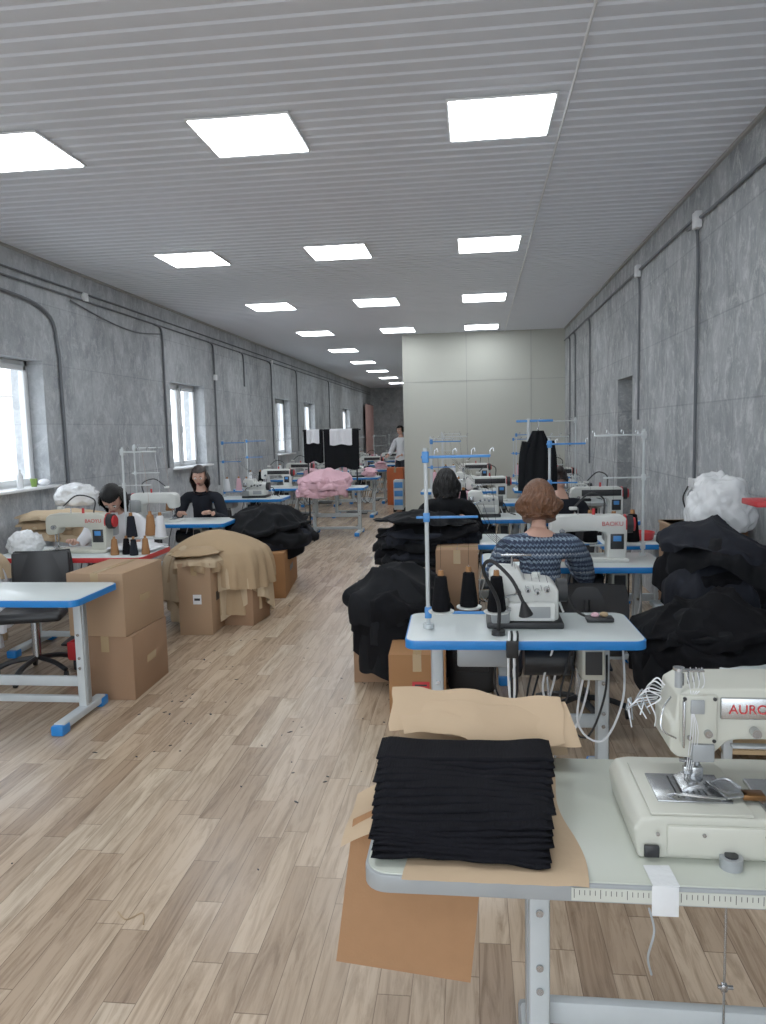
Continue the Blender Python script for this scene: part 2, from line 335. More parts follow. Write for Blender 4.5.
b.tube([(-.03,0,-.02),(-.06,.02,-.12),(-.04,-.05,-.25),(-.03,-.1,-.4)],.006,BLACKP); b.tube([(-.03,-.1,-.02),(-.07,-.12,-.1),(-.04,-.16,-.3)],.006,FRAME); b.done((XR-.02,6.25,1.18))
b=B('curtain')
b.grid(lambda u,v:Vector((XL+.12+.04*math.sin(u*60),30.2+u*2.2,.4+v*2.3)),90,6,CURT); b.cyl((XL+.12,30,2.72),(XL+.12,32.6,2.72),.015,STEEL); b.done()

# ------------------------------------------------------------ furniture
def table(w,d,loc,rz=0.0,top=TOP,edge=BLUE,leg=LEGW,foot=BLUE,motor=True,bar_z=.3,z=.77,legs=None):
    o=B('sewing_table'); r=.05; n=6
    def rr(w,d,r):
        P=[]
        for cx,cy,a0 in ((w/2-r,d/2-r,0),(-w/2+r,d/2-r,90),(-w/2+r,-d/2+r,180),(w/2-r,-d/2+r,270)):
            for k in range(n+1):
                a=math.radians(a0+90*k/n); P.append((cx+r*math.cos(a),cy+r*math.sin(a)))
        return P
    Mz=Matrix(((1,0,0,0),(0,0,1,0),(0,1,0,0),(0,0,0,1)))
    o.prism(rr(w,d,r),z-.04,z-.003,edge,Mz,bev=.003); o.prism(rr(w-.012,d-.012,r),z-.01,z,top,Mz,bev=.0015)
    if legs is None: legs=(-(w/2-.13),w/2-.13)
    for lx in legs:
        s_=1 if lx>0 else -1
        o.box((lx,.06,(z-.04)/2+.03),(.05,.075,z-.1),leg,bev=.008)
        o.box((lx+.016*s_,.06,(z-.04)/2+.03),(.03,.04,z-.14),GREYM,bev=.004)
        o.box((lx,.06,z-.055),(.055,d-.12,.03),leg,bev=.006)
        o.box((lx,0,.045),(.065,d-.02,.045),leg,bev=.01)
        for e in (-1,1): o.box((lx,e*(d/2-.03),.03),(.075,.09,.06),foot,bev=.012)
        for zz in (.3,.36,.5): o.cyl((lx,.02,zz),(lx,.015,zz),.009,STEEL)
    cx=(legs[0]+legs[1])/2; lw=legs[1]-legs[0]
    o.box((cx,.09,bar_z),(lw,.03,.06),leg,bev=.006); o.box((cx,.09,.09),(lw,.035,.04),leg,bev=.006)
    if motor:
        o.cyl((.02,.05,z-.17),(.22,.05,z-.17),.07,DARKM,seg=20); o.box((.12,.05,z-.08),(.12,.1,.08),DARKM,bev=.01)
        o.box((.3,-.02,z-.13),(.1,.22,.16),CREAM,bev=.012); o.box((.3,-.135,z-.13),(.07,.01,.1),DARKM)
        o.box((.05,-.02,.08),(.42,.24,.02),DARKM,rot=(.15,0,0),bev=.006)
        o.cyl((.16,.0,.1),(.12,.02,z-.24),.006,STEEL,seg=8)
        for k in range(6):
            x=-.05+.07*k; o.tube([(x,.08-.03*k,z-.05),(x-.06,.12-.04*k,z-.3-.05*(k%3)),(x+.05,.08-.03*k,z-.5),(x+.13,.1-.04*k,z-.3),(x+.16,.05,z-.1)],.005,(BLACKP,FRAME)[k%2])
        o.box((-w/2+.33,-.05,z-.09),(.22,.3,.08),GREYM,bev=.01)
    return o.done(loc,rz)
def cone(o,c,mat,s=1.0):
    o.lathe([(.002,0),(.034*s,0),(.036*s,.01),(.022*s,.13*s),(.012*s,.135*s)],c,mat,seg=16)
    o.lathe([(.002,.13*s),(.0125*s,.13*s),(.010*s,.155*s),(.002,.155*s)],c,CARDO,seg=10)
def stand(loc,h=.8,cols=(BLK,BLK,BLK),arm=LBLUE,pole=WHITE,rz=0,w=.34,dbl=True,cs=1.25):
    o=B('thread_stand'); o.cyl((0,0,0),(0,0,h),.009,pole); o.cyl((0,0,0),(0,0,.02),.025,pole)
    n=len(cols)
    o.box((w/2-.02,0,h-.04),(w,.016,.012),arm,bev=.003); o.box((0,0,h-.04),(.03,.03,.05),arm,bev=.004)
    for k in range(n+1):
        x=.04+k*(w-.06)/max(1,n); o.tube([(x,0,h-.04),(x,0,h-.015),(x+.012,0,h-.005),(x+.015,0,h-.02)],.0025,STEEL,n=3)
    if dbl: o.box((w/2-.06,.0,h*.62),(w*.9,.014,.01),arm,bev=.003); o.box((0,0,h*.62),(.028,.028,.04),arm,bev=.004)
    o.box((w/2,0,.07),(w+.02,.016,.012),arm,bev=.003); o.box((0,0,.07),(.03,.03,.05),arm,bev=.004)
    for k,cm in enumerate(cols):
        x=.06+k*(w-.06)/max(1,n-1) if n>1 else w/2
        yy=.045*(1 if k%2 else -1)
        o.lathe([(.002,0),(.055,0),(.057,.006),(.002,.007)],(x,yy,.082),WHITE,seg=18); o.cyl((x,yy,.08),(x,yy,.27),.004,STEEL,seg=6)
        cone(o,(x,yy,.090),cm,cs)
        o.tube([(x,yy,.28),(x,yy*.5,h*.6),(x*.9,0,h-.035)],.0009,cm,seg=4,n=3)
    return o.done(loc,rz)
def lockstitch(loc,rz=0,body=WHITE,acc=DARKM,accent=RED,label=None):
    o=B('lockstitch_sewing_machine')
    o.box((0,0,.012),(.52,.19,.024),body,bev=.006)
    P=[(.25,.02),(.255,.20),(.25,.28),(.22,.30),(-.19,.30),(-.225,.28),(-.235,.25),(-.235,.155),(-.215,.14),(-.16,.14),(-.145,.16),(-.135,.195),(.06,.20),(.115,.185),(.13,.15),(.13,.02)]
    o.prism(P,-.06,.07,body,bev=.012,seg=3)
    if label: o.text(label,.04,accent,Matrix.Translation((.16,-.0685,.245))@TXF)
    else: o.prism([(-.13,.215),(.235,.215),(.235,.275),(-.13,.275)],-.066,-.058,acc,bev=.002)
    o.box((.19,-.063,.13),(.085,.008,.1),acc,bev=.004); o.box((.19,-.068,.15),(.05,.005,.035),LBLUE,bev=.002)
    o.cyl((.25,.0,.235),(.295,.0,.235),.058,DARKM,seg=24); o.cyl((.295,0,.235),(.31,0,.235),.045,accent,seg=16); o.cyl((.245,0,.235),(.252,0,.235),.066,accent,seg=20)
    o.cyl((-.19,0,.15),(-.19,0,.075),.006,STEEL); o.cyl((-.19,0,.08),(-.19,0,.03),.0016,STEEL,seg=6)
    o.cyl((-.165,0,.15),(-.165,0,.06),.005,STEEL); o.box((-.18,-.01,.038),(.03,.05,.008),STEEL,bev=.002); o.box((-.168,0,.05),(.012,.02,.03),STEEL,bev=.002)
    o.cyl((-.16,-.06,.2),(-.16,-.085,.2),.018,STEEL); o.cyl((-.16,-.085,.2),(-.16,-.1,.2),.008,STEEL)
    o.box((-.18,0,.026),(.07,.12,.004),STEEL,bev=.001)
    o.cyl((-.05,0,.3),(-.05,0,.345),.004,STEEL,seg=8); o.cyl((.05,0,.3),(.05,0,.34),.01,accent)
    o.tube([(.12,.03,.3),(.12,.05,.4),(.02,-.02,.44),(-.08,-.06,.36)],.006,DARKM); o.box((-.09,-.07,.35),(.05,.03,.02),WHITE,bev=.005)
    o.box((.19,.13,.17),(.12,.11,.13),GREYM,bev=.02)
    return o.done(loc,rz)
def overlock(loc,rz=0,body=WHITE,sc=1.0):
    o=B('overlock_sewing_machine')
    o.box((0,.02,.015),(.34,.28,.03),DARKM,bev=.008)
    P=[(.15,.03),(.15,.17),(.12,.20),(.0,.21),(-.02,.255),(-.12,.26),(-.155,.235),(-.155,.155),(-.1,.15),(-.075,.13),(-.07,.105),(-.15,.1),(-.15,.03)]
    o.prism(P,-.08,.12,body,bev=.012,seg=3)
    o.box((.03,-.095,.075),(.21,.03,.085),body,bev=.01); o.box((-.11,-.11,.06),(.08,.06,.06),GREYM,bev=.008); o.box((-.11,-.12,.095),(.09,.09,.006),STEEL,bev=.002)
    o.box((.05,-.112,.075),(.12,.004,.05),GREYM,bev=.001)
    for k in range(4): 
        o.cyl((-.03+k*.042,-.08,.165+.01*(k%2)),(-.03+k*.042,-.115,.165+.01*(k%2)),.013,STEEL); o.cyl((-.03+k*.042,-.115,.165+.01*(k%2)),(-.03+k*.042,-.13,.165+.01*(k%2)),.006,DARKM)
    o.cyl((.15,.02,.15),(.195,.02,.15),.055,DARKM,seg=22)
    for x in (-.125,-.112): o.cyl((x,-.1,.17),(x,-.1,.1),.0025,STEEL,seg=6)
    o.box((-.12,-.1,.18),(.05,.05,.06),STEEL,bev=.008); o.box((-.12,-.12,.103),(.03,.06,.01),STEEL,bev=.002); o.tube([(-.12,-.12,.11),(-.09,-.1,.14),(-.04,-.08,.15)],.006,STEEL)
    o.cyl((-.05,.04,.25),(-.05,.04,.31),.005,STEEL); o.box((-.03,.04,.31),(.14,.012,.01),STEEL,bev=.002)
    o.cyl((.06,.05,.2),(.06,.05,.225),.02,body)
    for k in range(5): o.tube([(-.03+k*.035,-.1,.17),(-.04+k*.03,.0,.27),(-.06+k*.02,.04,.312),(-.16+k*.01,.05,.4),(-.3+.03*k,.05,.55)],.0012,BLK,seg=4,n=4)
    o.tube([(.12,.12,.1),(.2,.16,.12),(.25,.12,.03),(.32,.05,.006)],.006,BLACKP); o.tube([(.1,.12,.15),(.16,.2,.1),(.2,.18,.006)],.005,FRAME)
    ob=o.done(loc,rz); ob.scale=(sc,)*3; return ob
def chair(loc,rz=0,h=.45,back=.84,mat=DARKM):
    o=B('office_chair'); o.box((0,0,h),(.44,.42,.07),mat,bev=.03,seg=4)
    o.grid(lambda u,v:Vector(((u-.5)*.42*(1-.25*(v-.4)**2),-.2+.06*math.cos((u-.5)*2.6)-.09-.02*v,h+.13+v*(back-h-.13))),14,12,mat)
    o.grid(lambda u,v:Vector(((u-.5)*.42*(1-.25*(v-.4)**2),-.24+.06*math.cos((u-.5)*2.6)-.09-.02*v,h+.13+v*(back-h-.13))),14,12,mat)
    o.box((0,-.275,(h+back)/2+.07),(.40,.035,back-h-.15),mat,bev=.017,seg=3)
    o.tube([(0,-.1,h-.03),(0,-.27,h-.02),(0,-.3,h+.12),(0,-.29,h+.3)],.018,DARKM)
    o.cyl((0,0,h-.04),(0,0,.12),.028,STEEL)
    for k in range(5):
        a=k*math.tau/5; x,y=.27*math.cos(a),.27*math.sin(a); o.tube([(0,0,.13),(x*.6,y*.6,.11),(x,y,.07)],.018,DARKM); o.cyl((x-.012,y,.03),(x+.012,y,.03),.03,BLACKP)
    return o.done(loc,rz)
def carton(loc,d,rz=0,mat=CARD,lab=None,name='cardboard_box',tape=TAPE):
    o=B(name); w,l,h=d
    o.box((0,0,h/2),(w,l,h),mat,bev=.004); o.box((0,0,h+.001),(.05 if w<l else w,l if w<l else .05,.002),tape); o.box((0,-l/2-.001,h-.05),(.05,.002,.1),tape)
    o.box((0,0,h+.0005),(.004,l,.002),DARKM)
    if lab: 
        lm,lw,lh=lab; o.box((0.02,-l/2-.002,h*.5),(lw,.003,lh),lm); o.box((0.02,-l/2-.004,h*.5),(lw*.7,.002,lh*.25),DARKM)
    o.box((w/2+.001,0,h*.5),(.002,l*.25,h*.12),DARKM if lab else tape)
    return o.done(loc,rz)
def drape_stack(name,loc,rx,ry,ztop,zh,n,mats,seed=0,th=.03,amp=.07,kf=9,sq=3.0,rz=0,flat=.55,spread=.03,dome=.04,rag=.25,rough=1.0,hk=.72,ridge=0.0):
    rnd=random.Random(seed); o=B(name)
    for i in range(n):
        u=i/max(1,n-1)
        zt=ztop-(n-1-i)*th; hem=zh+(zt-zh)*(u*hk)+rnd.uniform(-.03,.03)*(0 if i==0 else 1)
        sx=rnd.uniform(-spread,spread); sy=rnd.uniform(-spread,spread); ph=[rnd.uniform(0,6.28) for _ in range(4)]
        kk=kf+rnd.choice((-1,0,1,2)); grow=1-.05*(1-u)
        tilt=rnd.uniform(0,6.28); ta=.10*ridge*(1 if i else .3)
        m=mats[i%len(mats)]
        def fn(a,v,zt=zt,hem=hem,sx=sx,sy=sy,ph=ph,kk=kk,grow=grow,u=u,i=i,tilt=tilt,ta=ta):
            t=a*math.tau; c,s_=math.cos(t),math.sin(t)
            se=(abs(c)**sq+abs(s_)**sq)**(-1/sq)
            if v<flat: q=v/flat; rr=q*.86; z=zt-dome*q*q; dr=0
            else:
                q=(v-flat)/(1-flat); rr=.86+.14*math.sin(min(1,q*1.6)*math.pi/2)+.05*q*(1 if ridge==0 else -.3)
                lh=hem+rag*(zt-hem)*(.5+.5*math.sin(2*t+ph[2]))*(.6+.4*math.sin(3*t+ph[3]))
                z=zt-dome-(zt-dome-lh)*(q**1.4); dr=min(1,q*1.3)
            f=1+dr*amp*math.sin(kk*t+ph[0]+.8*math.sin(2*t))+dr*amp*.45*math.sin(2.3*kk*t+ph[1])+.02*math.sin(3*t+ph[2])
            p=Vector((c*se*rx*rr*f*grow+sx,s_*se*ry*rr*f*grow+sy,z))
            nn=noise.noise(Vector((p.x*4+seed*3,p.y*4,p.z*3+i*2)))*.03*rough+noise.noise(Vector((p.x*13+seed,p.y*13,p.z*8+i)))*.006*rough
            if ridge:
                wx=noise.noise(Vector((p.x*2+seed,p.y*2,i*1.7)))*.25; wy=noise.noise(Vector((p.x*2,p.y*2+seed,i*1.7+5)))*.25
                r1=1-abs(noise.noise(Vector(((p.x+wx)*3.4+seed+i,(p.y+wy)*3.4,p.z*1.1)))*1.8)
                r2=1-abs(noise.noise(Vector(((p.x-wy)*7+seed*2+i,(p.y+wx)*7,p.z*1.6)))*1.8)
                nn+=ridge*((r1*r1-.6)*.045+(r2*r2-.6)*.014)
                p.z+=ta*(math.cos(tilt)*p.x+math.sin(tilt)*p.y)
            p.z+=nn*(1 if v<.7 else .6); p.x+=nn*c*.7*min(1,v*2); p.y+=nn*s_*.7*min(1,v*2)
            return p
        o.grid(fn,150,34,m,cu=True)
    return o.done(loc,rz,ang=85,recalc=False)

# ---------------- foreground table, machine, knit, paper
TA=table(1.2,.58,(.37,1.73,0),top=TOPG,edge=GREYM,foot=GREYM,motor=False,legs=(-.225,.5),bar_z=.20)
b=B('measuring_tape_strip'); b.box((0,0,0),(.84,.002,.026),pm('ruler_white',(196,198,188),.5))
for k in range(84): b.box((-.415+k*.01,-.0013,.004 if k%5 else .002),(.0012,.0006,.010 if k%5 else .018),DARKM)
b.done((.6,1.438,.748))
b=B('adhesive_tape_patch'); b.box((0,0,0),(.05,.002,.06),PLASB,bev=.0008); b.box((0,.035,.031),(.05,.07,.002),PLASB,rot=(0,0,.05)); b.done((.355,1.434,.743))
b=B('pedal_linkage_rod'); b.cyl((0,0,.06),(0,0,.73),.003,STEEL,seg=8); b.box((0,0,.3),(.015,.015,.02),STEEL,bev=.004); b.cyl((-.015,0,.3),(.02,0,.3),.005,STEEL)
b.box((0,-.05,.05),(.3,.2,.02),DARKM,bev=.005); b.done((.585,1.8,0))
b=B('hanging_cord'); b.tube([(.0,.0,0),(.008,-.01,-.04),(-.004,-.015,-.09),(.004,-.01,-.13)],.0022,GREYM); b.done((.325,1.435,.728))

def coverstitch(loc,rz=0):
    o=B('coverstitch_sewing_machine'); h=-.022   # head offset towards the free end
    o.prism([(-.005,.0),(.56,.0),(.56,.09),(.03,.09),(.0,.085),(-.015,.06)],-.145,.15,CREAM,bev=.008,seg=3)
    o.box((.28,-.15,.045),(.46,.012,.06),CREAM,bev=.004)
    o.box((.12,-.02,.093),(.2,.24,.006),CREAM,bev=.002); o.box((.12,-.03,.098),(.15,.13,.004),STEEL,bev=.001)
    for k in range(6): o.box((.09+.012*k,-.03,.1005),(.003,.1,.001),DARKM)
    o.box((.30,-.06,.096),(.1,.16,.01),STEEL,bev=.003); o.box((.24,-.07,.105),(.045,.03,.012),pm('brass',(120,84,50),.35,.8),bev=.002)
    o.box((.195,-.05,.108),(.05,.08,.006),STEEL,rot=(0,0,.3),bev=.002)
    o.tube([(.07,-.07,.1),(.09,-.09,.112),(.14,-.10,.112),(.18,-.09,.105)],.003,STEEL); o.tube([(.16,-.02,.1),(.19,-.05,.13),(.22,-.06,.115)],.003,STEEL)
    for x,y in ((.03,-.1),(.03,.08),(.38,-.1),(.5,-.12),(.42,.1)): o.cyl((x,y,.088),(x,y,.095),.007,STEEL)
    for x in (.03,.12,.24): o.cyl((x,-.157,.06),(x,-.161,.06),.004,STEEL,seg=8)
    o.cyl((.17,-.165,-.003),(.17,-.165,.022),.022,GREYM,seg=20); o.cyl((.17,-.165,.022),(.17,-.165,.026),.013,DARKM,seg=16)
    o.box((.02,-.152,.02),(.03,.01,.025),DARKM,bev=.003)
    P=[(.62,.09),(.62,.32),(.58,.33),(.14+h,.325),(.115+h,.31),(.11+h,.255),(.10+h,.25),(.10+h,.19),(.115+h,.175),(.175+h,.17),(.195+h,.19),(.215+h,.21),(.235+h,.215),(.40,.22),(.44,.2),(.45,.09)]
    o.prism(P,-.05,.09,CREAM,bev=.008,seg=3)
    o.prism([(.20+h,.262),(.6,.262),(.6,.308),(.20+h,.308)],-.058,-.045,STEEL,bev=.003)
    o.text('AURORA',.028,RED,Matrix.Translation((.272+h,-.0595,.284))@TXF)
    o.box((.155+h,-.056,.262),(.075,.016,.105),CREAM,bev=.006); o.box((.150+h,-.068,.292),(.028,.006,.03),GREYM,bev=.002); o.cyl((.172+h,-.06,.235),(.172+h,-.074,.235),.008,STEEL); o.cyl((.135+h,-.06,.225),(.135+h,-.07,.225),.005,STEEL)
    for x,z in ((.125,.308),(.185,.308),(.185,.218)): o.cyl((x+h,-.062,z),(x+h,-.067,z),.004,DARKM,seg=8)
    o.box((.122+h,-.07,.255),(.004,.012,.1),STEEL,bev=.001)
    o.box((.165+h,-.05,.19),(.045,.03,.04),GREYM,bev=.004); o.box((.30,-.055,.205),(.2,.02,.006),GREYM,bev=.002)
    o.cyl((.145+h,-.02,.19),(.145+h,-.02,.135),.007,STEEL); o.box((.145+h,-.02,.135),(.02,.014,.018),STEEL,bev=.003)
    for x in (.139,.145,.151): o.cyl((x+h,-.02,.13),(x+h,-.02,.1),.0012,STEEL,seg=6)
    o.cyl((.17+h,.0,.19),(.17+h,.0,.12),.006,STEEL); o.box((.165+h,-.01,.125),(.026,.022,.03),STEEL,bev=.003)
    o.prism([(.125+h,.1),(.175+h,.1),(.178+h,.108),(.16+h,.118),(.14+h,.112),(.125+h,.104)],-.055,.02,STEEL,bev=.001)
    o.cyl((.125+h,-.03,.16),(.165+h,-.03,.16),.004,STEEL)
    for k in range(4):
        x=.13+h+k*.014; o.cyl((x,-.03+.012*k,.325),(x,-.03+.012*k,.352),.0022,STEEL,seg=6)
    o.box((.15+h,-.01,.352),(.055,.012,.004),STEEL); o.cyl((.118+h,-.04,.325),(.118+h,-.04,.362),.008,GREYM,seg=14); o.cyl((.118+h,-.04,.362),(.118+h,-.04,.368),.012,STEEL,seg=14)
    for k in range(3): o.cyl((.245+k*.05,-.055,.238),(.245+k*.05,-.075,.238),.010,STEEL)
    o.tube([(.105+h,-.03,.30),(.085+h,-.05,.28),(.08+h,-.06,.24),(.11+h,-.06,.22)],.0022,STEEL)
    for k in range(4): o.tube([(.14+h+k*.012,0,.355),(.14+h+k*.01,-.04,.33),(.14+h,-.06,.3),(.135+h+k*.005,-.075,.24),(.14+h+k*.004,-.03,.14)],.0009,WFAB,seg=4,n=4)
    rr=random.Random(2)
    for k in range(9):
        x0=.072-.006*k; z1=.225+rr.uniform(-.03,.02)
        o.tube([(.085,.03+.01*k,.305-.008*k),(x0,.05,.315-.008*k),(x0-.015,.06,.285-.006*k),(x0+rr.uniform(-.025,.01),.04+.01*k,z1+.03),(x0+rr.uniform(-.02,.015),.06,z1)],.0016,(WFAB,PLASB,GREYM)[k%3],seg=5)
    o.cyl((.44,-.06,.35),(.44,.02,.35),.006,GREYM); o.box((.5,.0,.335),(.2,.1,.012),GREYM,bev=.004)
    o.cyl((.62,.02,.25),(.66,.02,.25),.065,DARKM,seg=24)
    return o.done(loc,rz)
coverstitch((.33,1.68,.771))

b=B('kraft_paper_sheet')
def kp(u,v):
    x0=-.15+.01*math.sin(v*7); x1=.212-.03*v+.01*math.sin(v*9)
    return Vector((x0+u*(x1-x0),1.425+v*.58,.774+.003*noise.noise(Vector((u*6,v*6,1)))+(.002 if v>.02 else -.004)))
b.grid(kp,24,30,KRAFT)
def kr(u,v):
    if v<.5: q=v/.5; y=1.93+.10*q; z=.862+.082*q
    else: q=(v-.5)/.5; y=2.03+.01*q; z=.944-.165*q
    x=-.225+u*(.45+.0*v)+.02*q*(1 if v>.5 else 0); z+=.008*math.sin(u*5+1)+.004*math.sin(u*13+v*4)-.012*u*(1-v); y+=.012*math.sin(u*4)
    nn=noise.noise(Vector((u*7,v*5,2)))*.008; return Vector((x+nn,y+nn,z+nn))
b.grid(kr,40,21,KRAFT)
def kr2(u,v):
    nn=noise.noise(Vector((u*6,v*4,7)))*.01
    return Vector((-.215+u*.45+.03*v,2.015-.10*v+.008*math.sin(u*9),.92-.052*v**1.3+.006*math.sin(u*7)-.03*u*v+nn))
b.grid(kr2,30,10,KRAFT)
def kl(u,v): return Vector((-.305+u*.16,1.58+v*.26+.03*(1-u),.795-.02*(1-u)-.05*(1-u)**2+.008*math.sin(v*6)))
b.grid(kl,10,12,KRAFT)
b.done(recalc=False,ang=80)
b=B('hanging_cardboard_sheet')
M=Matrix.Translation((-.165,1.64,.535))@Euler((math.radians(-5),math.radians(4),math.radians(-3))).to_matrix().to_4x4()
b.prism([(-.155,-.115),(.155,-.115),(.165,.17),(-.065,.17),(-.07,.26),(-.135,.22)],-.002,.003,CARDHANG,M); b.done()
b=B('folded_black_knit_stack')
rnd=random.Random(3); NL=17
for i in range(NL):
    q=i/(NL-1); 
    if q<.38: s=q/.38; yf=1.465+.035*s; zf=.776+.052*s
    else: s=(q-.38)/.62; yf=1.50+.24*s; zf=.828+.036*s
    lft=-.212-.024*q+rnd.uniform(-.007,.007); rgt=.143+.032*q+rnd.uniform(-.006,.006)
    th=.017
    def fn(u,v,yf=yf,zf=zf,lft=lft,rgt=rgt,i=i,q=q):
        a=v*math.tau; L_=max(.09,1.87-yf)
        cc=math.cos(a); cy=math.copysign(abs(cc)**.25,cc); sn=math.sin(a); cz=math.copysign(abs(sn)**.7,sn)
        x=lft+u*(rgt-lft); end=min(1,(min(u,1-u)*14)+.3)
        y=yf+L_/2-L_/2*cy; z=zf+th*.5+th*.62*cz*end
        y+=.005*math.sin(u*5+i*.5)+.0035*noise.noise(Vector((u*7,i*.8,0))); z+=.004*math.sin(u*4+i*.6)+.004*noise.noise(Vector((u*6,i*.5,4)))
        fl=math.exp(-((y-yf)/.012)**2); z+=.0045*fl
        return Vector((x,y,z))
    b.grid(fn,70,33,KNIT)
b.done(ang=80)

# ---------------- second table (right) with overlock
table(1.0,.5,(.2,3.41,0),0.02)
overlock((.22,3.46,.771),0,sc=.98)
stand((-.205,3.36,.771),.80,(BLK,BLK,BLK),arm=LBLUE,pole=LEGW,w=.3,cs=1.15)
b=B('gooseneck_lamp'); b.cyl((0,0,0),(0,0,.02),.03,DARKM); b.tube([(0,0,.01),(.0,.0,.14),(-.06,-.03,.28),(-.03,-.06,.33),(.05,-.08,.26),(.10,-.09,.16)],.008,BLACKP,seg=8); b.lathe([(.01,0),(.028,-.05),(.03,-.055),(.002,-.05)],(.10,-.09,.16),BLACKP,rot=(.2,-.2,0)); b.done((.10,3.25,.771))
b=B('cable_bundle')
for k in range(4): b.tube([(.0+.012*k,.02,.03),(.0+.012*k,-.02,.02),(-.005+.012*k,-.04,-.05),(.0+.01*k,-.03,-.22),(.03-.01*k,.0,-.38),(.05+.02*k,.05,-.5),(.1+.03*k,.1,-.3)],.005,BLACKP if k%2 else FRAME)
b.box((.012,-.035,-.03),(.05,.03,.07),BLACKP,bev=.006); b.done((.14,3.17,.771))
b=B('small_parts_tray'); b.box((0,0,.01),(.12,.07,.02),DARKM,bev=.005); b.ball((.02,0,.03),(.02,.015,.012),BEIGE); b.ball((-.02,0,.028),(.02,.015,.012),PINK); b.done((.56,3.5,.771))
chair((.58,4.32,0),0,back=.83)
table(1.15,.58,(.63,5.15,0),0)
lockstitch((.73,5.13,.771),0,label='BAOKU')
stand((1.13,5.3,.771),.85,(BLK,BLK,BLK),arm=LEGW,pole=LEGW,rz=math.pi,w=.34,cs=1.4)
stand((.52,5.36,.771),.80,(BLK,),arm=LBLUE,pole=LEGW,w=.26)
b=B('red_plastic_tray'); b.lathe([(.002,0),(.09,0),(.105,.06),(.108,.06),(.095,.005),(.002,.005)],(0,0,0),RED); b.done((1.27,6.05,.772))
table(.6,.5,(1.25,6.05,0),0,motor=False)
# ---------------- human builder
def skin_mesh(verts,edges,rad,root=0,sub=2):
    me=bpy.data.meshes.new('tmp'); bm=bmesh.new(); L=bm.verts.layers.skin.verify(); vs=[]
    for i,v in enumerate(verts):
        q=bm.verts.new(v); r=rad[i]; q[L].radius=(r,r) if not isinstance(r,tuple) else r; q[L].use_root=(i==root); vs.append(q)
    for a,c in edges: bm.edges.new((vs[a],vs[c]))
    bm.to_mesh(me); bm.free(); o=bpy.data.objects.new('tmp',me); SC.collection.objects.link(o)
    m=o.modifiers.new('s','SKIN'); m.use_smooth_shade=True; m.branch_smoothing=.6
    m2=o.modifiers.new('u','SUBSURF'); m2.levels=sub; m2.render_levels=sub
    bpy.context.view_layer.update()
    r=bpy.data.meshes.new_from_object(o.evaluated_get(bpy.context.evaluated_depsgraph_get())); bpy.data.objects.remove(o); return r
def hand(o,w,d,up,side,mat,curl=.5):
    d=Vector(d).normalized(); side=Vector(side); side=(side-d*side.dot(d)).normalized(); up=Vector(up); up=(up-d*up.dot(d)-side*up.dot(side)).normalized()
    V=[Vector(w),Vector(w)+d*.035]; E=[(0,1)]; R=[.023,.020]
    for k,(off,l) in enumerate(((.030,.072),(.010,.080),(-.010,.074),(-.028,.058))):
        base=Vector(w)+d*(.088-.004*abs(k-1))+side*off; i=len(V); V.append(base); E.append((1,i)); R.append(.0125)
        p=base; ang=0; prev=i
        for s_,fr in enumerate((.45,.32,.23)):
            ang+=curl*(.6+.25*s_); p=p+(d*math.cos(ang)-up*math.sin(ang))*l*fr; V.append(p); R.append(.009-.001*s_); E.append((prev,len(V)-1)); prev=len(V)-1
    i=len(V); b0=Vector(w)+d*.03+side*.028-up*.008; V.append(b0); E.append((1,i)); R.append(.013); p=b0+d*.035+side*.022-up*.01; V.append(p); E.append((i,i+1)); R.append(.0105); p=p+d*.03+side*.004-up*.008; V.append(p); E.append((i+1,i+2)); R.append(.0085)
    me=skin_mesh(V,E,R,0,1); o.mesh(me,mat); bpy.data.meshes.remove(me)
